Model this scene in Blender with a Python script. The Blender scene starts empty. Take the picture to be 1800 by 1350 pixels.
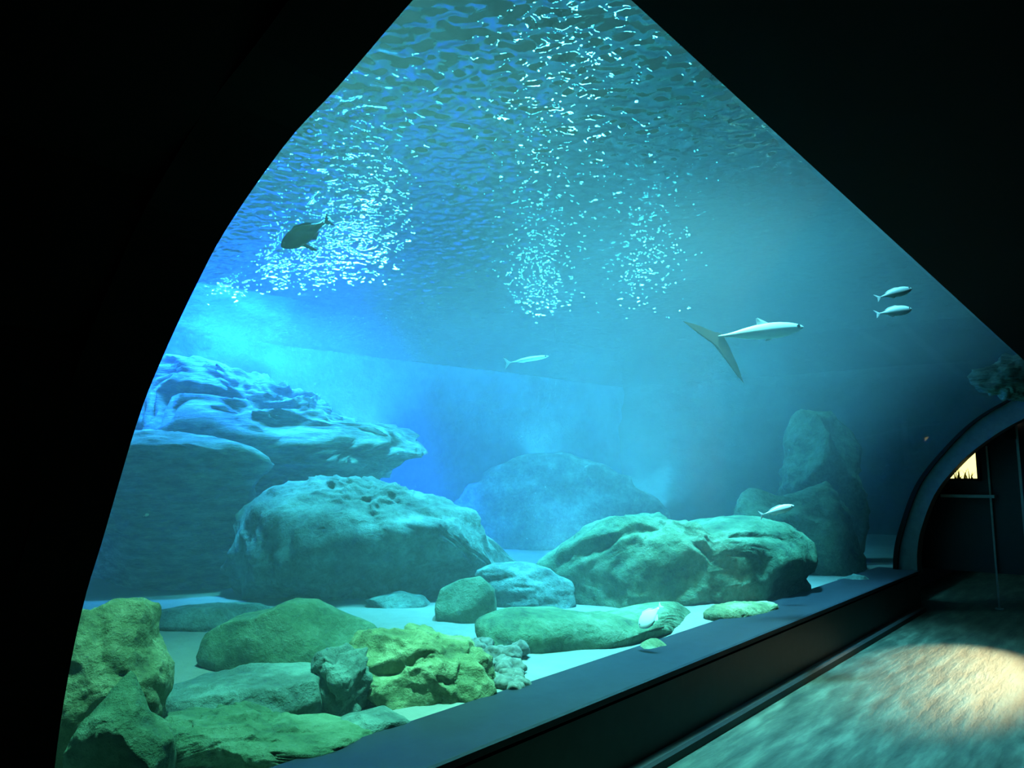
import bpy, math, random
import numpy as np
from mathutils import Vector, Matrix, noise

D = bpy.data
S = bpy.context.scene
C = S.collection

# ---------------------------------------------------------------- camera
F = 1300.0                       # focal length in pixels of the 1800 x 1350 frame
EYE = Vector((0, 0, 1.55))
PITCH = math.radians(7.1467)     # tilted up
YAW = math.radians(40.601)       # turned left of the tunnel axis (+Y)
FWD = Vector((-math.sin(YAW) * math.cos(PITCH), math.cos(YAW) * math.cos(PITCH), math.sin(PITCH)))
FH = Vector((-math.sin(YAW), math.cos(YAW), 0))        # horizontal forward
RT = Vector((math.cos(YAW), math.sin(YAW), 0))         # right
UP = RT.cross(FWD)
cd = D.cameras.new('camera'); cam = D.objects.new('camera', cd); C.objects.link(cam)
cam.location = EYE
cam.rotation_euler = Matrix((RT, UP, -FWD)).transposed().to_euler()
cd.sensor_width = 36.0; cd.lens = 36.0 * F / 1800.0; cd.clip_start = 0.02; cd.clip_end = 200
S.camera = cam

# ---------------------------------------------------------------- world, lights, exposure
w = D.worlds.new('world'); S.world = w; w.use_nodes = True
w.node_tree.nodes['Background'].inputs[0].default_value = (0.02, 0.05, 0.07, 1)
w.node_tree.nodes['Background'].inputs[1].default_value = 0.015
S.view_settings.view_transform = 'Standard'; S.view_settings.look = 'None'
S.view_settings.gamma = 1; S.view_settings.use_curve_mapping = False
S.view_settings.exposure = -0.5
S.cycles.volume_bounces = 1
S.cycles.max_bounces = 6
S.cycles.diffuse_bounces = 2
S.cycles.caustics_reflective = False
S.cycles.caustics_refractive = False
S.cycles.transparent_max_bounces = 12

SURF = 3.75                      # height of the water surface
def spot(name, loc, target, power, col, angle, blend=0.6, radius=0.4):
    l = D.lights.new(name, 'SPOT'); l.energy = power; l.color = col
    l.spot_size = math.radians(angle); l.spot_blend = blend; l.shadow_soft_size = radius
    o = D.objects.new(name, l); C.objects.link(o); o.location = loc
    o.rotation_euler = (Vector(target) - Vector(loc)).to_track_quat('-Z', 'Y').to_euler()
    return o
TEAL = (0.17, 0.76, 0.95); DEEP = (0.14, 0.58, 1.0); GREEN = (0.30, 1.0, 0.70); LIME = (0.55, 1.0, 0.42)
BLUE = (0.02, 0.10, 1.0); CYAN = (0.11, 0.42, 1.0)
spot('tank_spot_light', (-3.0, 5.6, 10.5), (-3.1, 5.9, 0.4), 400000, TEAL, 38, 1.0)
spot('tank_spot_light', (-2.8, 2.3, 8.5), (-3.2, 2.4, 0.4), 88000, GREEN, 40, 1.0)
spot('tank_spot_light', (-2.5, 2.9, 9.5), (-2.7, 3.0, 0.4), 130000, GREEN, 16, 1.0)
spot('tank_spot_light', (-2.72, 5.3, 8.5), (-2.7, 5.4, 0.4), 70000, LIME, 20, 1.0)
spot('tank_spot_light', (-6.4, 7.0, 10.5), (-6.2, 6.7, 0.4), 190000, DEEP, 42, 1.0)
spot('tank_spot_light', (-6.4, 5.2, 10.0), (-6.0, 4.8, 0.4), 130000, (0.24, 0.95, 0.85), 26, 1.0)
spot('tank_spot_light', (-5.8, 10.2, 10.5), (-5.7, 10.0, 0.4), 75000, TEAL, 44, 1.0)
spot('tank_spot_light', (-9.0, 4.6, 9.5), (-8.3, 4.2, 0.4), 230000, CYAN, 36, 1.0)
spot('tank_spot_light', (-10.0, 5.6, 8.0), (-9.8, 5.8, 1.0), 2000000, BLUE, 54, 1.0)

hl = D.lights.new('hall_fill_light', 'POINT'); hl.energy = 7500; hl.color = (0.3, 0.85, 0.9); hl.shadow_soft_size = 0.3  # added fill light, softens the dark patches in the water surface
ho = D.objects.new('hall_fill_light', hl); C.objects.link(ho); ho.location = (-6.0, 6.0, 10.8)

# ---------------------------------------------------------------- helpers
def ray(px, py):
    return FWD * F + RT * (px - 900) - UP * (py - 675)
def at(px, py, depth):           # point at a depth measured along the view axis
    return EYE + ray(px, py) * (depth / F)
def onz(px, py, z):
    d = ray(px, py); return EYE + d * ((z - EYE.z) / d.z)

def mesh_obj(name, verts, faces, mat, parent=None, smooth=False):
    m = D.meshes.new(name)
    m.from_pydata([tuple(v) for v in verts], [], [tuple(f) for f in faces]); m.update()
    if smooth: m.shade_smooth()
    o = D.objects.new(name, m); C.objects.link(o)
    if mat: m.materials.append(mat)
    if parent: o.parent = parent
    return o
def tag(o, label, cat=None, group=None, kind=None):
    o['label'] = label
    if cat: o['category'] = cat
    if group: o['group'] = group
    if kind: o['kind'] = kind
    return o
def empty(name, loc):
    o = D.objects.new(name, None); C.objects.link(o); o.location = loc; o.empty_display_size = 0.1
    return o
def box(x0, x1, y0, y1, z0, z1):
    v = [(x0,y0,z0),(x1,y0,z0),(x1,y1,z0),(x0,y1,z0),(x0,y0,z1),(x1,y0,z1),(x1,y1,z1),(x0,y1,z1)]
    f = [(0,3,2,1),(4,5,6,7),(0,1,5,4),(1,2,6,5),(2,3,7,6),(3,0,4,7)]
    return v, f
def prism_y(profile, y0, y1):    # closed (x, z) profile pushed along the tunnel
    n = len(profile)
    v = [(x, y0, z) for x, z in profile] + [(x, y1, z) for x, z in profile]
    f = [(i, (i+1) % n, n + (i+1) % n, n + i) for i in range(n)]
    f += [tuple(range(n-1, -1, -1)), tuple(range(n, 2*n))]
    area = sum(profile[i][0] * profile[(i+1) % n][1] - profile[(i+1) % n][0] * profile[i][1] for i in range(n))
    if area > 0: f = [t[::-1] for t in f]          # keep the faces pointing outwards
    return v, f

# ---------------------------------------------------------------- materials
def newmat(name):
    m = D.materials.new(name); m.use_nodes = True
    nt = m.node_tree; nt.nodes.clear()
    out = nt.nodes.new('ShaderNodeOutputMaterial')
    return m, nt, out
def N(nt, t, **kw):
    n = nt.nodes.new(t)
    for k, v in kw.items():
        if k in n.inputs: n.inputs[k].default_value = v
        else: setattr(n, k, v)
    return n
def coords(nt, scale=(1,1,1), rot=(0,0,0)):
    tc = N(nt, 'ShaderNodeTexCoord'); mp = N(nt, 'ShaderNodeMapping')
    mp.inputs['Scale'].default_value = scale; mp.inputs['Rotation'].default_value = rot
    nt.links.new(tc.outputs['Object'], mp.inputs['Vector'])
    return mp.outputs['Vector']
def noise_n(nt, vec, scale, detail=5, rough=0.6):
    n = N(nt, 'ShaderNodeTexNoise'); n.inputs['Scale'].default_value = scale
    n.inputs['Detail'].default_value = detail; n.inputs['Roughness'].default_value = rough
    nt.links.new(vec, n.inputs['Vector']); return n.outputs['Fac']
def ramp(nt, fac, stops):
    r = N(nt, 'ShaderNodeValToRGB'); e = r.color_ramp.elements
    while len(e) < len(stops): e.new(0.5)
    for el, (p, c) in zip(e, stops): el.position = p; el.color = (*c, 1)
    nt.links.new(fac, r.inputs['Fac']); return r.outputs['Color']
def plain(name, col, rough=0.6, spec=0.3, bump=0.0, bscale=60, var=0.15):
    m, nt, out = newmat(name)
    b = N(nt, 'ShaderNodeBsdfPrincipled', Roughness=rough); b.inputs['Specular IOR Level'].default_value = spec
    v = coords(nt); nf = noise_n(nt, v, bscale * 0.2, 4)
    c = ramp(nt, nf, [(0.3, tuple(x * (1 - var) for x in col)), (0.7, tuple(x * (1 + var) for x in col))])
    nt.links.new(c, b.inputs['Base Color'])
    if bump:
        bp = N(nt, 'ShaderNodeBump', Strength=bump); bp.inputs['Distance'].default_value = 0.01
        nt.links.new(noise_n(nt, v, bscale, 4), bp.inputs['Height']); nt.links.new(bp.outputs[0], b.inputs['Normal'])
    nt.links.new(b.outputs[0], out.inputs[0]); return m
def rock_mat(name, dark, mid, light, strata=1.0, scale=3.0, bump=0.7):
    m, nt, out = newmat(name)
    b = N(nt, 'ShaderNodeBsdfPrincipled', Roughness=0.9); b.inputs['Specular IOR Level'].default_value = 0.15
    v = coords(nt, (1, 1, strata), (0.25, 0.15, 0))
    n1 = noise_n(nt, v, scale, 8, 0.68); n2 = noise_n(nt, v, scale * 7, 6, 0.7)
    mx = N(nt, 'ShaderNodeMath', operation='MULTIPLY_ADD'); mx.inputs[1].default_value = 0.35
    nt.links.new(n2, mx.inputs[0]); nt.links.new(n1, mx.inputs[2])
    c = ramp(nt, mx.outputs[0], [(0.48, dark), (0.66, mid), (0.86, light)])
    nt.links.new(c, b.inputs['Base Color'])
    bp = N(nt, 'ShaderNodeBump', Strength=bump); bp.inputs['Distance'].default_value = 0.03
    nt.links.new(n2, bp.inputs['Height'])
    bp2 = N(nt, 'ShaderNodeBump', Strength=bump); bp2.inputs['Distance'].default_value = 0.08
    nt.links.new(n1, bp2.inputs['Height']); nt.links.new(bp.outputs[0], bp2.inputs['Normal'])
    nt.links.new(bp2.outputs[0], b.inputs['Normal'])
    nt.links.new(b.outputs[0], out.inputs[0]); return m
def emit(name, col, strength):
    m, nt, out = newmat(name)
    e = N(nt, 'ShaderNodeEmission'); e.inputs[0].default_value = (*col, 1); e.inputs[1].default_value = strength
    nt.links.new(e.outputs[0], out.inputs[0]); return m

M = {}
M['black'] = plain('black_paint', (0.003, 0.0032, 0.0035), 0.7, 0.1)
M['frame'] = plain('dark_frame_metal', (0.006, 0.007, 0.008), 0.5, 0.2)
M['sill'] = plain('dark_blue_grey_sill', (0.011, 0.016, 0.024), 0.6, 0.12)
M['plinth'] = plain('charcoal_plinth', (0.022, 0.024, 0.026), 0.55, 0.25)
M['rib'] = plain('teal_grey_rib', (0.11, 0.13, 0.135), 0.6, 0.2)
M['rock'] = rock_mat('algae_rock', (0.036, 0.078, 0.054), (0.086, 0.168, 0.096), (0.173, 0.276, 0.180))
M['rock_y'] = rock_mat('yellow_algae_rock', (0.05, 0.075, 0.045), (0.15, 0.2, 0.10), (0.33, 0.38, 0.22))
M['rock_g'] = rock_mat('grey_rock', (0.045, 0.081, 0.081), (0.101, 0.174, 0.155), (0.205, 0.335, 0.298))
M['rock_s'] = rock_mat('layered_rock', (0.055, 0.105, 0.098), (0.143, 0.252, 0.224), (0.286, 0.476, 0.434), strata=4.0)
M['backwall'] = rock_mat('blue_glow_rockwork_wall', (0.03, 0.08, 0.16), (0.06, 0.15, 0.28), (0.09, 0.2, 0.36), scale=1.2)  # blue lamp glow partly put into the wall colour
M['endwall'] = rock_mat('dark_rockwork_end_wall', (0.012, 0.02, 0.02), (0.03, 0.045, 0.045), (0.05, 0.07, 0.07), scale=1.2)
M['sand'] = plain('pale_sand', (0.19, 0.21, 0.19), 0.95, 0.1, 0.4, 40, 0.08)

# floor: rough grey concrete, brushed along the tunnel
m, nt, out = newmat('gallery_floor_concrete')
b = N(nt, 'ShaderNodeBsdfPrincipled', Roughness=0.55); b.inputs['Specular IOR Level'].default_value = 0.35
v = coords(nt, (6.5, 1.1, 1), (0, 0, 0.3)); n1 = noise_n(nt, v, 1.5, 7, 0.6)
nt.links.new(ramp(nt, n1, [(0.36, (0.013, 0.020, 0.014)), (0.52, (0.04, 0.052, 0.037)), (0.68, (0.09, 0.112, 0.08))]), b.inputs['Base Color'])
bp = N(nt, 'ShaderNodeBump', Strength=0.5); bp.inputs['Distance'].default_value = 0.03
nt.links.new(n1, bp.inputs['Height']); nt.links.new(bp.outputs[0], b.inputs['Normal']); nt.links.new(b.outputs[0], out.inputs[0])
M['floor'] = m
# acrylic
m, nt, out = newmat('clear_acrylic')
t = N(nt, 'ShaderNodeBsdfTransparent'); t.inputs[0].default_value = (0.97, 0.985, 0.985, 1)
g = N(nt, 'ShaderNodeBsdfGlossy'); g.inputs['Roughness'].default_value = 0.03
lw = N(nt, 'ShaderNodeLayerWeight'); pw = N(nt, 'ShaderNodeMath', operation='POWER'); pw.inputs[1].default_value = 5.0
nt.links.new(lw.outputs['Facing'], pw.inputs[0])
fr = N(nt, 'ShaderNodeMath', operation='MULTIPLY_ADD'); fr.inputs[1].default_value = 0.15; fr.inputs[2].default_value = 0.005
nt.links.new(pw.outputs[0], fr.inputs[0])
mx = N(nt, 'ShaderNodeMixShader'); nt.links.new(fr.outputs[0], mx.inputs[0])
nt.links.new(t.outputs[0], mx.inputs[1]); nt.links.new(g.outputs[0], mx.inputs[2]); nt.links.new(mx.outputs[0], out.inputs[0])
M['acrylic'] = m
# water body: absorbs red, scatters the lamp light
m, nt, out = newmat('tank_water')
sc = N(nt, 'ShaderNodeVolumeScatter'); sc.inputs['Color'].default_value = (0.75, 0.92, 1, 1)
sc.inputs['Density'].default_value = 0.030; sc.inputs['Anisotropy'].default_value = 0.25
ab = N(nt, 'ShaderNodeVolumeAbsorption'); ab.inputs['Color'].default_value = (0.02, 0.82, 0.93, 1); ab.inputs['Density'].default_value = 0.14
ad = N(nt, 'ShaderNodeAddShader'); nt.links.new(sc.outputs[0], ad.inputs[0]); nt.links.new(ab.outputs[0], ad.inputs[1])
nt.links.new(ad.outputs[0], out.inputs['Volume'])
M['water'] = m
# water surface seen from below
m, nt, out = newmat('rippled_water_surface')
t = N(nt, 'ShaderNodeBsdfTransparent')
g = N(nt, 'ShaderNodeBsdfGlass'); g.inputs['Color'].default_value = (0.30, 0.33, 0.34, 1); g.inputs['Roughness'].default_value = 0.0; g.inputs['IOR'].default_value = 1.18
bp = N(nt, 'ShaderNodeBump', Strength=0.6); bp.inputs['Distance'].default_value = 0.006
nt.links.new(noise_n(nt, coords(nt), 16, 2, .5), bp.inputs['Height']); nt.links.new(bp.outputs[0], g.inputs['Normal'])
mx = N(nt, 'ShaderNodeMixShader'); mx.inputs[0].default_value = 0.9
nt.links.new(t.outputs[0], mx.inputs[1]); nt.links.new(g.outputs[0], mx.inputs[2]); nt.links.new(mx.outputs[0], out.inputs[0])
M['surface'] = m
M['glow'] = emit('yellow_lit_display', (1.0, 0.9, 0.3), 3.0)

# ---------------------------------------------------------------- structure
EZ = EYE.z
Y_NEAR, Y_FAR, Y_END = 0.75, 9.84, 16.5
# pane profile (x, height above eye) from sill to crown
PANE = [(-2.40,-1.10),(-2.37,-.85),(-2.31,-.60),(-2.22,-.34),(-2.11,-.10),(-1.97,.11),(-1.80,.31),(-1.62,.50),(-1.44,.66),(-1.22,.81),(-.98,.92),(-.76,.99)]
RIB = [(-2.19,-1.10),(-2.17,-.73),(-2.12,-.49),(-2.05,-.30),(-1.97,-.16),(-1.81,.13),(-1.69,.28),(-1.55,.42),(-1.43,.52),(-1.22,.64),(-1.05,.70),(-.85,.78),(-.62,.86)]
def dense(P, n=60):
    P = np.array(P, float); t = np.r_[0, np.cumsum(np.hypot(*np.diff(P, axis=0).T))]
    # Catmull-Rom through the points
    out = []
    for s in np.linspace(0, t[-1], n):
        i = min(max(np.searchsorted(t, s) - 1, 0), len(P) - 2); u = (s - t[i]) / (t[i+1] - t[i])
        p0 = P[max(i-1, 0)]; p1 = P[i]; p2 = P[i+1]; p3 = P[min(i+2, len(P)-1)]
        out.append(0.5 * ((2*p1) + (p2-p0)*u + (2*p0-5*p1+4*p2-p3)*u*u + (3*p1-p0-3*p2+p3)*u**3))
    return [tuple(q) for q in out]
def up(P): return [(x, z + EZ) for x, z in P]
pane = up(dense(PANE)); rib = up(dense(RIB))
def sheet(name, P, y0, y1, ny, mat):
    v = []; f = []; n = len(P)
    for j in range(ny + 1):
        y = y0 + (y1 - y0) * j / ny
        v += [(x, y, z) for x, z in P]
    for j in range(ny):
        for i in range(n - 1): f.append((j*n+i, j*n+i+1, (j+1)*n+i+1, (j+1)*n+i))
    return mesh_obj(name, v, f, mat, smooth=True)

fl = tag(mesh_obj('floor', *box(-2.6, 2.0, -4, 18, -0.1, 0.0), M['floor']), 'rough grey gallery floor lit teal from the tank', kind='structure')
wp = sheet('window_1', pane, Y_NEAR - 0.3, Y_FAR + 0.25, 1, M['acrylic'])
tag(wp, 'large curved clear acrylic pane of the aquarium tunnel', kind='structure')

# plinth, sloping sill and kick rail under the pane
wl = tag(mesh_obj('wall_left', *box(-2.6, -2.17, -4, Y_FAR + .1, 0.0, 0.40), M['plinth']), 'low dark plinth wall under the acrylic pane', kind='structure')
mesh_obj('kick_rail', *prism_y([(-2.17,0.0),(-2.10,0.0),(-2.10,0.045),(-2.115,0.06),(-2.17,0.06)], -4, Y_FAR), M['plinth'], wl)
tag(mesh_obj('trim_1', *prism_y([(-2.62,.43),(-2.17,.415),(-2.155,.425),(-2.155,.452),(-2.17,.458),(-2.62,.458)], -4, Y_FAR + .1), M['sill']), 'dark blue-grey sill ledge along the foot of the pane', kind='structure')

def arch(name, inner, outer, y0, y1, mat, label):
    prof = list(inner) + list(reversed(outer))
    o = mesh_obj(name, *prism_y(prof, y0, y1), mat); tag(o, label, kind='structure'); return o
big = [(-3.1, .40), (-3.1, 2.2), (-2.2, 3.0), (-.62, 3.0)]
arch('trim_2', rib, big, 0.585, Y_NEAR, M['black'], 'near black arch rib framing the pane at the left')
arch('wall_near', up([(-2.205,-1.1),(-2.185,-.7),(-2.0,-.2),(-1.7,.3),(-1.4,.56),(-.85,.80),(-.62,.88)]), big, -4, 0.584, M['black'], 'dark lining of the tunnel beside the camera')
FAR_IN = [(-2.17,-1.14),(-2.16,-.9),(-2.10,-.61),(-1.92,-.18),(-1.63,.18),(-1.34,.43),(-1.0,.64),(-.55,.82),(-.1,.9),(.35,.86),(.8,.7),(1.2,.4),(1.5,0),(1.65,-.5),(1.7,-1.14)]
FAR_OUT = [(-2.41,-1.14),(-2.39,-.9),(-2.31,-.60),(-2.11,-.10),(-1.80,.31),(-1.44,.66),(-.98,.92),(-.5,1.08),(-.1,1.13),(.4,1.08),(1.0,.9),(1.5,.5),(1.8,0),(1.95,-.5),(2.0,-1.14)]
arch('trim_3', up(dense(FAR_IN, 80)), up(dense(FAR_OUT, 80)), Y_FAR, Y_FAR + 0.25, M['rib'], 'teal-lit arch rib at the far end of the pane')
FO2 = [(x * 0.985 if x < 0 else x, z - .012) for x, z in FAR_OUT]
arch('trim_4', up(dense(FO2, 80)), up(dense([(x*1.006, z+.006) for x, z in FAR_OUT], 80)), Y_FAR - .04, Y_FAR - .002, M['black'], 'thin black gasket line along the far arch rib')

# ceiling and right wall of the gallery (black), tank wall above them
tag(mesh_obj('ceiling', *prism_y([(-.74, .985+EZ), (-.70, .93+EZ), (2.1, 1.15+EZ), (2.1, 3.2+EZ), (-.74, 3.2+EZ)], -4, Y_FAR + .3), M['black']), 'black tunnel ceiling beside the pane', kind='structure')
tag(mesh_obj('wall_right', *box(2.0, 2.2, -4, 18, 0, 2.8), M['black']), 'black gallery wall on the right', kind='structure')
tag(mesh_obj('wall_behind', *box(-3.1, 2.2, -4.2, -4.0, 0, 4.4), M['black']), 'black wall behind the viewer', kind='structure')

# tank shell
TX = -12.5
def wavy_wall(name, p0, p1, z0, z1, amp, seed, mat, label, nx=90, nz=40):
    p0 = Vector(p0); p1 = Vector(p1); nrm = Vector((p1.y - p0.y, p0.x - p1.x)).normalized()
    v = []; f = []
    for j in range(nz + 1):
        for i in range(nx + 1):
            q = p0.lerp(p1, i / nx); z = z0 + (z1 - z0) * j / nz
            s = Vector((q.x, q.y, z * 1.6)) * 0.55 + Vector((seed, 0, 0))
            d = amp * (noise.fractal(s, 1.0, 2.0, 5) + 0.5 * noise.ridged_multi_fractal(s * 1.7, 0.9, 2, 4, 1, 2) - .6)
            v.append((q.x + nrm.x * d, q.y + nrm.y * d, z))
    for j in range(nz):
        for i in range(nx):
            a = j * (nx + 1) + i; f.append((a, a + 1, a + nx + 2, a + nx + 1))
    return tag(mesh_obj(name, v, f, mat, smooth=True), label, kind='structure')
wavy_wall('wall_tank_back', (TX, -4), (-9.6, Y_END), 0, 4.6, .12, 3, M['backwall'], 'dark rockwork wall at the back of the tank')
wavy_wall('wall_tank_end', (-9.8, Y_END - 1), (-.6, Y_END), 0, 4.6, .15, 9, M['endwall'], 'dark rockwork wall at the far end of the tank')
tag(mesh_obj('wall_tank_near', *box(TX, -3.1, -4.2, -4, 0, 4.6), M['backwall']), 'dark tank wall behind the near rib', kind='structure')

# sand bed
def sand_h(x, y):
    h = 0.42 + 0.05 * noise.noise(Vector((x * .8, y * .8, 1.7))) + 0.012 * noise.noise(Vector((x * 4, y * 2.2, 5)))
    return min(h, 0.44) if x > -2.9 else h
v = []; f = []; nx, ny = 130, 150
for j in range(ny + 1):
    for i in range(nx + 1):
        x = TX + (-2.41 - TX) * i / nx; y = -2 + (Y_END + 2) * j / ny
        v.append((x, y, sand_h(x, y)))
for j in range(ny):
    for i in range(nx):
        a = j * (nx + 1) + i; f.append((a, a + 1, a + nx + 2, a + nx + 1))
tag(mesh_obj('sand_bed', v, f, M['sand'], smooth=True), 'pale sand covering the bottom of the tank', 'sand', kind='stuff')

# water body
prof = [(x - .002, z) for x, z in pane] + [(-.76, SURF - .001), (TX - 1, SURF - .001), (TX - 1, .3), (-2.42, .3)]
wb = mesh_obj('water_body', *prism_y(prof, -4.0, Y_END + 1), M['water'])
tag(wb, 'hazy blue-green water filling the tank', 'water', kind='stuff')

# rippled surface: random-phase wave field
rng = np.random.default_rng(4)
NX, NY, LX, LY = 560, 800, 12.6, 18.0
kx = np.fft.fftfreq(NX, LX / NX) * 2 * np.pi; ky = np.fft.fftfreq(NY, LY / NY) * 2 * np.pi
KX, KY = np.meshgrid(kx, ky, indexing='ij'); K = np.hypot(KX, KY); K[0, 0] = 1
lam = 2 * np.pi / K
amp = np.where((lam > 0.055) & (lam < 0.30), K ** -1.0, 0)
ph = rng.normal(size=K.shape) + 1j * rng.normal(size=K.shape)
h = np.real(np.fft.ifft2(amp * ph)); gx, gy = np.gradient(h, LX / NX, LY / NY)
h *= 0.18 / np.sqrt((gx**2 + gy**2).mean())
xs = -.75 - LX + LX * np.arange(NX) / NX + LX / NX; ys = -1.0 + LY * np.arange(NY) / NY
XX, YY = np.meshgrid(xs, ys, indexing='ij')
vv = np.stack([XX, YY, SURF + h], -1).reshape(-1, 3)
I = np.arange(NX * NY).reshape(NX, NY)
ff = np.stack([I[:-1, :-1], I[1:, :-1], I[1:, 1:], I[:-1, 1:]], -1).reshape(-1, 4)
me = D.meshes.new('water_surface')
me.vertices.add(len(vv)); me.vertices.foreach_set('co', vv.ravel())
me.loops.add(ff.size); me.loops.foreach_set('vertex_index', ff.ravel().astype(np.int32))
me.polygons.add(len(ff)); me.polygons.foreach_set('loop_start', np.arange(0, ff.size, 4, dtype=np.int32))
me.update(calc_edges=True); me.shade_smooth(); me.materials.append(M['surface'])
ws = D.objects.new('water_surface', me); C.objects.link(ws)
tag(ws, 'rippled water surface glittering with lamp light, seen from below', 'water', kind='stuff')

M['hall'] = plain('dim_teal_hall_paint', (0.2, 0.3, 0.3), 0.9, 0.1)
# hall above the tank: dark roof and walls
tag(mesh_obj('wall_hall_back', *box(-14, -13.8, -5, 18.4, 0, 12.1), M['hall']), 'dim hall wall above the tank', kind='structure')
tag(mesh_obj('wall_hall_end', *box(-14, 3, 18.2, 18.4, 0, 12.1), M['hall']), 'dim hall wall past the far end of the tank', kind='structure')
tag(mesh_obj('ceiling_hall', *box(-14, 3, -5, 18.4, 12.0, 12.1), M['hall']), 'dim hall roof above the tank', kind='structure')

# added underwater lamps, out of sight, mirrored as glints in the ripples
import bmesh
_ico = {}
def ico(k):
    if k not in _ico:
        bm = bmesh.new(); bmesh.ops.create_icosphere(bm, subdivisions=k, radius=1.0)
        _ico[k] = ([v.co.copy() for v in bm.verts], [[v.index for v in f.verts] for f in bm.faces]); bm.free()
    return _ico[k]
M['sub'] = emit('glint_lamp_lens', (0.16, 0.8, 1.0), 520.0)
M['sub'].cycles.emission_sampling = 'NONE'
def glint_lamp(px, py, depth, w_, h_, label):
    c = at(px, py, depth); e = empty('glint_lamp', c); e.rotation_euler = (0, 0, YAW)
    mesh_obj('glint_lens', *box(-w_/2, w_/2, -h_/2, h_/2, .02, .05), M['sub'], e)
    mesh_obj('glint_housing', *box(-w_/2-.05, w_/2+.05, -h_/2-.05, h_/2+.05, -.12, .02), M['frame'], e)
    for s_ in (-1, 1):
        mesh_obj('baffle', *box(s_*(w_/2+.03)-.02, s_*(w_/2+.03)+.02, -h_/2-.05, h_/2+.05, .02, .16), M['frame'], e)
    for s_ in (-1, 1):
        mesh_obj('baffle', *box(-w_/2-.05, w_/2+.05, s_*(h_/2+.03)-.02, s_*(h_/2+.03)+.02, .02, .10), M['frame'], e)
    mesh_obj('stand', *box(-.04, .04, -.04, .04, .42 - c.z, -.12), M['frame'], e)
    tag(e, label, 'lamp', 'added glint lamps hidden behind the rockwork')
for px_, py_, dp_, sz_, lb_ in ((652, 778, 10.0, .36, 'behind the tip of the layered ledge'), (605, 764, 10.1, .36, 'behind the right half of the layered ledge'),
        (545, 745, 10.2, .36, 'behind the middle of the layered ledge'), (480, 714, 10.2, .36, 'behind the left half of the layered ledge'),
        (390, 688, 10.2, .36, 'behind the upper left part of the layered ledge'), (950, 818, 12.6, .36, 'behind the middle of the hazy central rock'),
        (1135, 908, 12.6, .5, 'behind the right side of the hazy central rock'), (1005, 1008, 8.3, .4, 'on the sand behind the pointed end of the largest boulder')):
    glint_lamp(px_, py_, dp_, sz_, sz_, 'added glint lamp ' + lb_)

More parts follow.
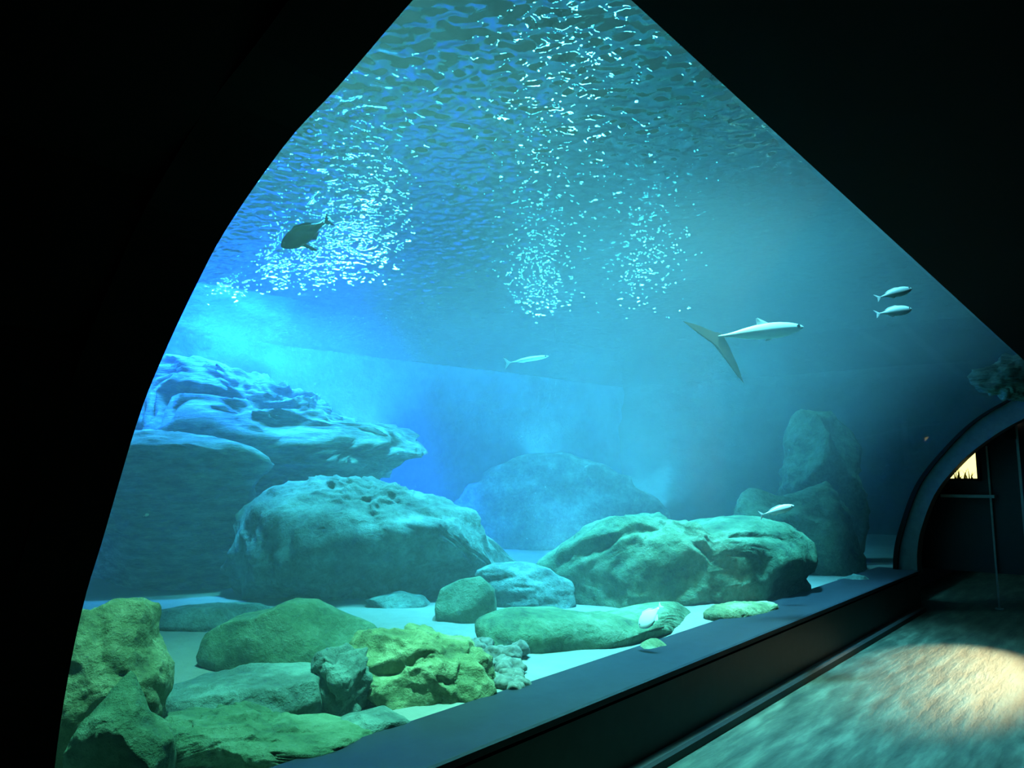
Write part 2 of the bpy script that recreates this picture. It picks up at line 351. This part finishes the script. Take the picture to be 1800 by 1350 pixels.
# ---------------------------------------------------------------- rocks
def rock(name, outline, centre, depth, thick, mat, label, depth_r=None, sub=5, p=0.7, q=0.8, tilt=0.0,
         amp=0.05, freq=2.5, ridge=0.6, strata=(1, 1, 1), cracks=0.0, under=0.0, dip=0.0, facets=7, seed=1, cat='rock', group='rocks on the tank floor', parent=None):
    """Boulder whose face follows OUTLINE (pixels) on an upright plane at its own distance, THICK deep to either side."""
    cx, cy = centre
    xs_ = [a for a, b in outline]; xl, xr = min(xs_), max(xs_)
    if depth_r is None: u = RT.copy(); c = at(cx, cy, depth)
    else:
        a = at(xl, cy, depth); b_ = at(xr, cy, depth_r); u = (b_ - a); u.z = 0; u.normalize()
        n0 = Vector((-u.y, u.x, 0)); d = ray(cx, cy); c = EYE + d * ((a - EYE).dot(n0) / d.dot(n0))
    n = Vector((-u.y, u.x, 0))                    # away from the viewer
    P = []
    for a, b in outline:
        d = ray(a, b); w_ = EYE + d * ((c - EYE).dot(n) / d.dot(n)) - c; P.append((w_.dot(u), w_.z))
    P = np.array(P); NT = 720; R = np.zeros(NT); th = np.arange(NT) / NT * 2 * np.pi
    dx, dy = np.cos(th), np.sin(th)
    for (x0, y0), (x1, y1) in zip(P, np.roll(P, -1, 0)):
        ex, ey = x1 - x0, y1 - y0; den = dx * ey - dy * ex; den = np.where(abs(den) < 1e-9, 1e-9, den)
        t = (x0 * ey - y0 * ex) / den; s_ = (x0 * dy - y0 * dx) / den
        ok = (t > 0) & (s_ >= -1e-6) & (s_ <= 1 + 1e-6); R = np.where(ok, np.maximum(R, t), R)
    kk = 5; R = np.convolve(np.r_[R[-kk:], R, R[:kk]], np.ones(2*kk+1) / (2*kk+1), 'valid')
    vs, fs = ico(sub); size = float(P.ptp(0).max() if hasattr(P, 'ptp') else np.ptp(P, 0).max()); off = Vector((seed * 7.31, seed * 3.17, seed * 1.93))
    out = []; rr_ = random.Random(seed * 13); cuts = []
    Ru, Rv = float(np.ptp(P[:, 0])) / 2, float(np.ptp(P[:, 1])) / 2
    for k in range(facets):
        cn = Vector((rr_.uniform(-.8, .8), -rr_.uniform(.35, 1), rr_.uniform(-.5, .9))).normalized()
        cuts.append((cn, rr_.uniform(.55, .8) * math.sqrt((Ru*cn.x)**2 + (thick*cn.y)**2 + (Rv*cn.z)**2)))
    for d in vs:
        s2 = math.hypot(d.x, d.z); ang = math.atan2(d.z, d.x) / (2 * math.pi) * NT
        i = int(math.floor(ang)) % NT; fr_ = ang - math.floor(ang); r = R[i] * (1 - fr_) + R[(i + 1) % NT] * fr_
        rr = r * s2 ** p; wv = thick * math.copysign(abs(d.y) ** q, d.y)
        lu, lv = (rr * d.x / s2, rr * d.z / s2) if s2 > 1e-6 else (0, 0)
        vh = lv + dip * lu; wv += tilt * vh if vh > 0 else -under * vh
        loc = Vector((lu, wv, lv))
        for cn, cd_ in cuts:
            ex_ = loc.dot(cn) - cd_
            if ex_ > 0: loc -= cn * (ex_ * .88)
        nd = Vector((d.x, d.y, d.z))
        sp = Vector((loc.x * strata[0], loc.y * strata[1], loc.z * strata[2])) * freq + off
        e = noise.fractal(sp, 0.9, 2.1, 6) * (1 - ridge) + ridge * (noise.ridged_multi_fractal(sp * .8, 0.9, 2.1, 5, 1.0, 2.0) - 1.1)
        if cracks:
            vd, _ = noise.voronoi(sp * .55 + Vector((e * .3, 0, 0))); e -= cracks * max(0, 1 - (vd[1] - vd[0]) / .12)
            e += cracks * .9 * (noise.cell(sp * .55) - .5) * 0
        loc += nd * (e * amp * 1.5)
        out.append((u * loc.x + n * loc.y + Vector((0, 0, loc.z))))
    base = min(o_.z for o_ in out); o = mesh_obj(name, out, fs, mat, smooth=True); o.location = c
    tag(o, label, cat, group)
    return o

R_ = 'rock_wall_outcrop'
BK = 'outcrops of the back rockwork'
rock('rock_outcrop', [(120,590),(290,614),(345,622),(380,642),(430,655),(470,672),(520,690),(545,712),(600,735),(660,742),(720,748),(752,762),(742,800),(680,835),(560,870),(400,900),(120,920)],
     (450,772), 8.6, .5, M['rock_s'], 'long layered rock ledge sloping down at upper left under the blue glow', sub=6, p=.6, tilt=1.1, dip=.22, amp=.13, freq=3.0, ridge=.8, strata=(.6,1,2.6), seed=2, under=0.8, group=BK)
rock('rock_outcrop', [(40,765),(230,752),(300,760),(360,768),(420,780),(455,795),(464,812),(430,860),(415,950),(410,1062),(40,1075)],
     (285,803), 7.6, .5, M['rock_s'], 'rock shelf with a thin pale rim above the dark left wall', sub=5, p=.5, tilt=1.2, amp=.08, freq=2.2, strata=(.7,1,2), seed=3, under=0.35, group=BK)
rock('rock_outcrop', [(388,905),(420,872),(470,852),(510,842),(560,838),(650,852),(740,872),(800,893),(850,908),(872,935),(930,985),(960,1060),(700,1085),(400,1075),(375,990)],
     (640,945), 6.9, .5, M['rock_g'], 'broad pale-topped rock hump in the middle of the tank', sub=6, p=.55, tilt=1.4, amp=.085, freq=3.0, ridge=.65, cracks=.3, dip=-.05, seed=5, under=0.7, group=BK)
rock('rock_outcrop', [(780,910),(825,850),(880,815),(940,802),(1000,798),(1060,818),(1120,855),(1165,882),(1180,920),(1170,1010),(900,1040),(760,1000)],
     (965,915), 11.9, .3, M['rock_g'], 'faint layered rock face far back in the hazy centre', sub=5, p=.5, amp=.1, facets=0, freq=1.6, strata=(.7,1,2.5), seed=6, group=BK)
rock('rock_outcrop', [(1395,705),(1440,690),(1500,700),(1525,760),(1500,850),(1520,930),(1500,1030),(1390,1030),(1375,900),(1385,800)],
     (1445,850), 10.3, .5, M['rock'], 'tall dim rock tower rising behind the big boulder', sub=5, p=.5, amp=.12, freq=2, seed=7, under=0.2, group=BK)
rock('rock_outcrop', [(1305,870),(1345,848),(1400,872),(1470,850),(1505,855),(1518,890),(1512,960),(1490,1050),(1380,1070),(1310,1060)],
     (1420,950), 8.6, .4, M['rock'], 'dim knobbly rock at the right end of the big boulder', depth_r=9.2, sub=5, p=.5, amp=.09, freq=2.5, seed=8, under=0.2, group=BK)
rock('boulder', [(963,1000),(1000,965),(1060,930),(1088,910),(1140,904),(1185,912),(1205,926),(1260,915),(1330,910),(1380,922),(1398,950),(1405,1070),(1300,1095),(1150,1095),(1050,1100),(1020,1060),(985,1022)],
     (1180,990), 6.5, .65, M['rock'], 'largest grey-green boulder with a pointed left end and folded face', depth_r=7.6, sub=6, p=.6, tilt=.25, amp=.085, freq=1.9, ridge=.6, cracks=.5, facets=4, seed=9, under=0.35)
rock('rock_outcrop', [(1698,672),(1720,646),(1752,641),(1772,620),(1822,622),(1852,650),(1856,708),(1762,702)], (1778,665), 7.5, .14, M['rock_s'],
     'pale rock lying on the pane close to the far arch rib', sub=5, amp=.05, freq=6, cracks=.4, seed=10, group=BK)
rock('boulder', [(30,1075),(140,1075),(170,1063),(210,1061),(236,1075),(241,1130),(262,1170),(278,1210),(276,1260),(262,1290),(285,1340),(280,1440),(20,1440)],
     (160,1220), 2.95, .34, M['rock_y'], 'tall yellow-green boulder beside the near rib at lower left', sub=6, p=.6, tilt=.15, amp=.03, freq=4, cracks=.4, seed=11)
rock('boulder', [(85,1400),(130,1312),(170,1245),(206,1165),(226,1200),(250,1258),(292,1300),(295,1420),(85,1440)],
     (200,1310), 2.6, .14, M['rock'], 'wedge-shaped dark green stone leaning on the tall boulder', sub=5, p=.6, amp=.018, freq=5, seed=12)
rock('boulder', [(348,1150),(362,1112),(400,1088),(460,1075),(505,1054),(545,1058),(580,1080),(630,1095),(668,1112),(650,1150),(580,1215),(480,1225),(358,1215)],
     (490,1140), 4.55, .42, M['rock'], 'smooth dark green rounded boulder behind the flat slab', sub=5, p=.65, amp=.025, freq=2.6, ridge=.3, seed=13, under=0.2)
rock('flat_stone', [(225,1085),(300,1070),(440,1066),(505,1085),(490,1120),(370,1135),(235,1150)], (360,1100), 5.7, .4, M['rock_g'],
     'low dark flat stone on the sand at the back left', sub=5, amp=.03, freq=3, seed=14)
rock('flat_stone', [(255,1230),(300,1212),(400,1199),(500,1194),(548,1196),(562,1230),(568,1285),(480,1310),(300,1310)], (410,1240), 3.45, .34, M['rock_g'],
     'flat-topped pale green slab in front of the rounded boulder', sub=6, p=.5, tilt=1.2, amp=.02, freq=6, seed=15)
rock('boulder', [(560,1235),(575,1160),(600,1132),(640,1119),(700,1116),(780,1124),(830,1140),(856,1170),(867,1210),(864,1250),(800,1290),(740,1300),(640,1290)],
     (715,1195), 3.85, .36, M['rock_y'], 'craggy yellow-green boulder with a diagonal crack near the sill', sub=6, p=.6, tilt=.3, amp=.045, freq=4.5, ridge=.7, cracks=.6, seed=16, under=0.2)
rock('boulder', [(545,1165),(562,1146),(600,1140),(640,1138),(650,1200),(638,1260),(580,1275),(552,1240)], (595,1205), 3.6, .16, M['rock_g'],
     'rough grey chunk leaning on the left of the craggy boulder', sub=5, amp=.035, freq=7, cracks=.6, seed=17)
rock('flat_stone', [(190,1300),(300,1272),(420,1264),(480,1274),(600,1282),(690,1290),(745,1310),(690,1370),(560,1440),(190,1440)], (430,1325), 2.95, .26, M['rock'],
     'broad rough ledge stone along the bottom edge of the pane', depth_r=3.2, sub=6, p=.5, tilt=.6, amp=.028, freq=6, ridge=.7, cracks=.4, seed=18)
rock('flat_stone', [(560,1278),(600,1262),(670,1247),(705,1265),(748,1290),(690,1310),(580,1300)], (650,1280), 3.3, .13, M['rock_g'],
     'small sloping slab between the ledge stone and the craggy boulder', sub=5, amp=.015, freq=7, seed=19)
rock('boulder', [(764,1062),(775,1036),(808,1018),(845,1014),(868,1038),(873,1080),(868,1115),(800,1120),(768,1100)], (820,1065), 5.8, .25, M['rock'],
     'round dark boulder with a bright rim standing on bright sand', sub=5, p=.7, amp=.015, freq=3, ridge=.2, seed=20, under=0.3)
rock('flat_stone', [(834,1008),(868,993),(920,991),(970,1004),(1003,1026),(1015,1060),(1000,1085),(860,1085),(838,1040)], (920,1035), 6.5, .35, M['rock_g'],
     'pale flat stone behind the round dark boulder', sub=5, amp=.035, freq=3, strata=(.7,1,3), seed=21, under=0.4)
rock('flat_stone', [(640,1055),(700,1040),(745,1052),(775,1085),(760,1100),(660,1100)], (705,1075), 6.4, .3, M['rock_g'],
     'low stone ridge behind the bright sand left of the round boulder', sub=4, amp=.02, freq=4, seed=22)
rock('flat_stone', [(858,1100),(920,1076),(1000,1074),(1100,1084),(1200,1062),(1270,1066),(1290,1085),(1280,1125),(1180,1135),(1120,1170),(1060,1190),(960,1200),(890,1195),(855,1150)],
     (1050,1128), 4.75, .3, M['rock'], 'long low rock spread in front of the largest boulder', depth_r=5.9, sub=6, p=.6, tilt=.6, amp=.02, freq=3.0, seed=23)
rock('flat_stone', [(1245,1080),(1266,1064),(1300,1059),(1395,1056),(1402,1068),(1335,1110),(1262,1125)], (1310,1086), 5.75, .16, M['rock_y'],
     'bright yellow-green slab just above the sill at the right', depth_r=6.55, sub=5, amp=.015, freq=6, cracks=.4, facets=2, seed=24)
rock('boulder', [(1120,1175),(1128,1132),(1150,1121),(1175,1130),(1188,1150),(1180,1175)], (1152,1155), 4.78, .1, M['rock_y'],
     'small pale stone touching the sill in the middle', sub=4, amp=.012, freq=9, facets=2, seed=25)
rock('boulder', [(1466,1050),(1478,1018),(1505,1011),(1532,1020),(1536,1050)], (1502,1035), 7.95, .12, M['rock_g'],
     'small pale stone at the far end of the sill', sub=4, amp=.03, freq=7, seed=26)

# loose pebbles beside the craggy boulder
random.seed(5)
M['pebble'] = plain('grey_pebble', (0.13, 0.145, 0.13), 0.9, 0.1, 0.3, 8, 0.45)
prot = []
for k in range(3):
    vs, fs = ico(3); out = []
    for d in vs:
        e = 1 + .35 * noise.fractal(d * 1.3 + Vector((k * 9, 0, 0)), 1, 2, 4); out.append((d.x * e * 1.25, d.y * e, d.z * e * .75))
    prot.append((out, fs))
pm = []
for k, (vv_, ff_) in enumerate(prot):
    o = mesh_obj('pebble', vv_, ff_, M['pebble'], smooth=True); pm.append(o.data); D.objects.remove(o)
for k in range(46):
    t = random.random(); px_ = 785 + 140 * t + random.gauss(0, 12); py_ = 1112 + 55 * random.random() + 32 * t
    q_ = onz(px_, py_ + 14, 0.45); o = D.objects.new('pebble', pm[k % 3]); C.objects.link(o)
    r = random.uniform(.025, .07); o.scale = (r, r, r); o.rotation_euler = (random.uniform(-.3, .3), random.uniform(-.3, .3), random.uniform(0, 6.3))
    o.location = (q_.x, q_.y, sand_h(q_.x, q_.y) + r * .35 + max(0, (1185 - py_) / 75) * .05)
    tag(o, 'small rough pebble in the loose heap right of the craggy boulder', 'pebble', 'pebbles in the heap beside the craggy boulder')

# ---------------------------------------------------------------- fish
def fish_mat(name, top, belly):
    m, nt, out = newmat(name); b = N(nt, 'ShaderNodeBsdfPrincipled', Roughness=0.45)
    tc = N(nt, 'ShaderNodeTexCoord'); sx = N(nt, 'ShaderNodeSeparateXYZ'); nt.links.new(tc.outputs['Generated'], sx.inputs[0])
    nf = noise_n(nt, tc.outputs['Object'], 22, 4)
    mx = N(nt, 'ShaderNodeMath', operation='MULTIPLY_ADD'); mx.inputs[1].default_value = .25
    nt.links.new(nf, mx.inputs[0]); nt.links.new(sx.outputs['Z'], mx.inputs[2])
    nt.links.new(ramp(nt, mx.outputs[0], [(0.45, belly), (0.8, top)]), b.inputs['Base Color'])
    nt.links.new(b.outputs[0], out.inputs[0]); return m
M['f_pale'] = fish_mat('pale_silver_fish', (0.9, 0.93, 0.92), (0.92, 0.95, 0.94))
M['f_grey'] = fish_mat('grey_shark_skin', (0.5, 0.55, 0.55), (0.75, 0.78, 0.76))
M['f_dark'] = fish_mat('dark_fish', (0.004, 0.007, 0.012), (0.005, 0.008, 0.014))
M['f_dark'].node_tree.nodes['Principled BSDF'].inputs['Specular IOR Level'].default_value = 0.02
M['eye'] = plain('fish_eye_black', (0.01, 0.01, 0.012), 0.2, 0.5)
def fin(name, pts, th, mat, parent, y=0, lean=0):
    n = len(pts); c_ = (sum(p_[0] for p_ in pts) / n, sum(p_[1] for p_ in pts) / n); v = []
    z0 = pts[0][1]
    for s_ in (-1, 1):
        v += [(x, y + lean * (z - z0) + s_ * th * .3, z) for x, z in pts]
    v += [(c_[0], y + lean * (c_[1] - z0) - th, c_[1]), (c_[0], y + lean * (c_[1] - z0) + th, c_[1])]
    f = [((i + 1) % n, i, 2 * n) for i in range(n)] + [(n + i, n + (i + 1) % n, 2 * n + 1) for i in range(n)]
    f += [(i, (i + 1) % n, n + (i + 1) % n, n + i) for i in range(n)]
    return mesh_obj(name, v, f, mat, parent)
def fish(nose, tail, d_nose, d_tail, deep, wide, mat, label, tailfin, fins, bend=0.0, roll=0.0, name='fish', cat='fish', group='fish in the tank'):
    """nose / tail are the ends of the body; DEEP and WIDE are its half sizes over its length."""
    a = at(*nose, d_nose); b = at(*tail, d_tail); L = (a - b).length; x = (a - b).normalized()
    z = Vector((0, 0, 1)); z = (z - x * z.dot(x)).normalized(); y = z.cross(x)
    e = empty(name, (a + b) / 2)
    e.rotation_euler = (Matrix((x, y, z)).transposed() @ Matrix.Rotation(roll, 3, 'X')).to_euler()
    prof = [(0, .03), (.03, .28), (.08, .5), (.16, .75), (.28, .95), (.4, 1), (.55, .9), (.7, .64), (.82, .36), (.92, .2), (1, .15)]
    v = []; f = []; ns = 16
    for t_, r in prof:
        for k in range(ns):
            an = 2 * math.pi * k / ns; X = L * (.5 - t_); ww = r if t_ < .7 else r * (1 - (t_ - .7) * 1.6)
            v.append((X, L * wide * ww * math.cos(an) + bend * L * (t_ - .3) ** 2, L * deep * r * math.sin(an)))
    for i in range(len(prof) - 1):
        for k in range(ns):
            f.append((i*ns+k, (i+1)*ns+k, (i+1)*ns+(k+1) % ns, i*ns+(k+1) % ns))
    f += [tuple(range(ns)), tuple(range(len(prof)*ns-1, (len(prof)-1)*ns-1, -1))]
    mesh_obj('body', v, f, mat, e, smooth=True)
    yb = bend * L * .45
    fin('tail_fin', [(L*px_, L*pz_) for px_, pz_ in tailfin], .006*L+.001, mat, e, yb)
    for nm, pts, yo, ln in fins:
        fin(nm, [(L*px_, L*pz_) for px_, pz_ in pts], .006*L+.001, mat, e, yo*L, ln)
    for s_ in (-1, 1):
        vs, fs = ico(2); r = .022 * L
        mesh_obj('eye', [(L*.41+d.x*r, s_*L*wide*.55+d.y*r*.5, L*deep*.12+d.z*r) for d in vs], fs, M['eye'], e, smooth=True)
    tag(e, label, cat, group); return e
FORK = [(-.46,0),(-.52,.03),(-.62,.13),(-.66,.15),(-.60,0),(-.66,-.15),(-.62,-.13),(-.52,-.03)]
def std(d): return [('dorsal_fin', [(.18, d*.92), (.05, d*1.22), (-.2, d*.95), (-.33, d*.5), (-.2, d*.6), (.05, d*.85)], 0, 0),
                    ('anal_fin', [(-.05, -d*.8), (-.18, -d*1.1), (-.32, -d*.5), (-.2, -d*.5)], 0, 0),
                    ('pectoral_fin', [(.2, -d*.2), (.05, -d*.75), (.02, -d*.55), (.14, -d*.1)], .07, .4),
                    ('pectoral_fin', [(.2, -d*.2), (.05, -d*.75), (.02, -d*.55), (.14, -d*.1)], -.07, -.4)]
fish((494,434), (570,392), 5.3, 5.4, .2, .13, M['f_dark'], 'dark silhouetted fish below the glittering surface at upper left', FORK,
     std(.2)[:2] + [('pectoral_fin', [(.22,-.1),(.0,-.36),(-.1,-.40),(.1,-.12)], .06, .5), ('pectoral_fin', [(.22,-.1),(.05,-.3),(-.02,-.32),(.1,-.12)], -.06, -.5)])
fish((1603,507), (1548,522), 4.6, 4.6, .17, .09, M['f_pale'], 'upper of two pale fish swimming side by side at the right', FORK, std(.17), roll=-.5)
fish((1603,543), (1547,551), 4.8, 4.8, .18, .09, M['f_pale'], 'lower of two pale fish swimming side by side at the right', FORK, std(.18), roll=-.4)
fish((1396,889), (1343,904), 6.4, 6.4, .13, .08, M['f_pale'], 'slim pale fish just above the big boulder', FORK, std(.13))
fish((1124,1103), (1158,1068), 4.7, 4.7, .33, .11, M['f_pale'], 'bright white deep-bodied fish in front of the long low rock', FORK, std(.33), roll=.85)
fish((965,626), (897,637), 8.5, 8.5, .06, .05, M['f_pale'], 'thin faint pale fish under the surface in the middle', FORK, std(.06))
fish((262,904), (253,907), 5.5, 5.5, .25, .12, M['f_pale'], 'tiny white fish alone before the dark left wall', FORK, std(.25))
fish((1413,575), (1262,592), 6.2, 6.0, .085, .075, M['f_grey'], 'pale shark with a long sickle tail swimming right',
     [(-.45,.03),(-.55,.06),(-.70,.14),(-.86,.20),(-.72,.06),(-.60,-.02),(-.50,-.18),(-.36,-.42),(-.30,-.50),(-.34,-.3),(-.40,-.1)],
     [('dorsal_fin', [(.1,.08),(-.02,.15),(-.04,.14),(-.04,.08)], 0, 0), ('pectoral_fin', [(.22,-.03),(.06,-.10),(.02,-.10),(.1,-.03)], .06, .9),
      ('pectoral_fin', [(.22,-.03),(.06,-.10),(.02,-.10),(.1,-.03)], -.06, -.9)], name='shark', cat='shark')

# ---------------------------------------------------------------- room past the far arch
M['navy'] = plain('dark_navy_wall', (0.012, 0.012, 0.02), 0.5, 0.3)
M['metal'] = plain('brushed_grey_metal', (0.3, 0.3, 0.31), 0.35, 0.5)
YB = 10.6
arch('wall_far_left', up(dense([(x * .96, z - .05 if z > -1 else z) for x, z in FAR_OUT], 80)), up(dense(FAR_OUT, 80)), Y_FAR + .251, YB, M['navy'], 'dark curved wall of the tunnel past the far arch')
tag(mesh_obj('wall_far_end', *prism_y(up(dense(FAR_OUT, 80)), YB + .002, YB + .12), M['navy']), 'dark navy wall closing the tunnel past the arch', kind='structure')
W2 = [(-1.92, EZ - .02), (-1.595, EZ - .02), (-1.595, EZ + .375), (-1.63, EZ + .34), (-1.75, EZ + .20), (-1.85, EZ + .07)]
w2 = tag(mesh_obj('window_2', *prism_y(W2, YB - .03, YB - .005), M['glow']), 'small bright yellow lit display window past the arch', kind='structure')
for a in ((-1.595, -1.565, EZ - .05, EZ + .375), (-1.92, -1.565, EZ - .05, EZ - .02)):
    mesh_obj('window_frame', *box(a[0], a[1], YB - .10, YB - .002, a[2], a[3]), M['frame'], w2)
M['blade'] = plain('yellow_green_leaf', (0.35, 0.3, 0.03), 0.6, 0.2)
random.seed(3)
for k in range(14):
    bx_ = random.uniform(-1.84, -1.62); hh = random.uniform(.04, .14); dx_ = random.uniform(-.06, .06); ww = .007
    v = []
    for i in range(5):
        t_ = i / 4; v += [(bx_ + dx_ * t_ * t_ - ww * (1 - t_), YB - .085 + .012 * (k % 4), EZ - .02 + hh * t_), (bx_ + dx_ * t_ * t_ + ww * (1 - t_ * .9), YB - .085 + .012 * (k % 4), EZ - .02 + hh * t_)]
    f = [(2*i, 2*i+1, 2*i+3, 2*i+2) for i in range(4)]
    o = mesh_obj('leaf', v, f, M['blade'], w2); sm = o.modifiers.new('solid', 'SOLIDIFY'); sm.thickness = .004
tag(mesh_obj('shelf', *box(-1.98, -1.42, YB - .2, YB, EZ - .25, EZ - .215), M['metal']), 'thin grey metal ledge under the yellow display window', 'shelf')
ps = empty('door_frame_post', (-1.48, YB - .05, 0)); mesh_obj('post', *box(-.010, .010, -.010, .010, 0, EZ + .37), M['metal'], ps); mesh_obj('foot_plate', *box(-.04, .04, -.04, .04, 0, .012), M['metal'], ps)
tag(ps, 'slim grey metal post just right of the yellow display window', 'post')
ps = empty('lamp_post', (-1.16, YB - .1, 0)); mesh_obj('post', *box(-.013, .013, -.013, .013, 0, EZ + .61), M['metal'], ps); mesh_obj('foot_plate', *box(-.05, .05, -.05, .05, 0, .012), M['metal'], ps)
vs, fs = ico(2); mesh_obj('bulb', [(d.x*.021, d.y*.021, EZ + .63 + d.z*.021) for d in vs], fs, emit('small_bulb', (1, .95, .7), 3.0), ps, smooth=True)
tag(ps, 'slim post with a small lit bulb on top in the far room', 'lamp')
# warm downlight in the far room
dl = empty('ceiling_spotlight', (-1.22, 10.5, EZ + .6))
mesh_obj('lamp_body', *box(-.05, .05, -.05, .05, -.16, 0), M['frame'], dl)
tag(dl, 'small black ceiling spotlight past the arch shining on the floor', 'lamp')
spot('warm_spot_light', (-1.22, 10.42, EZ + .38), (-1.36, 7.1, 0), 1300, (1.0, .88, .45), 23, .8, .05)
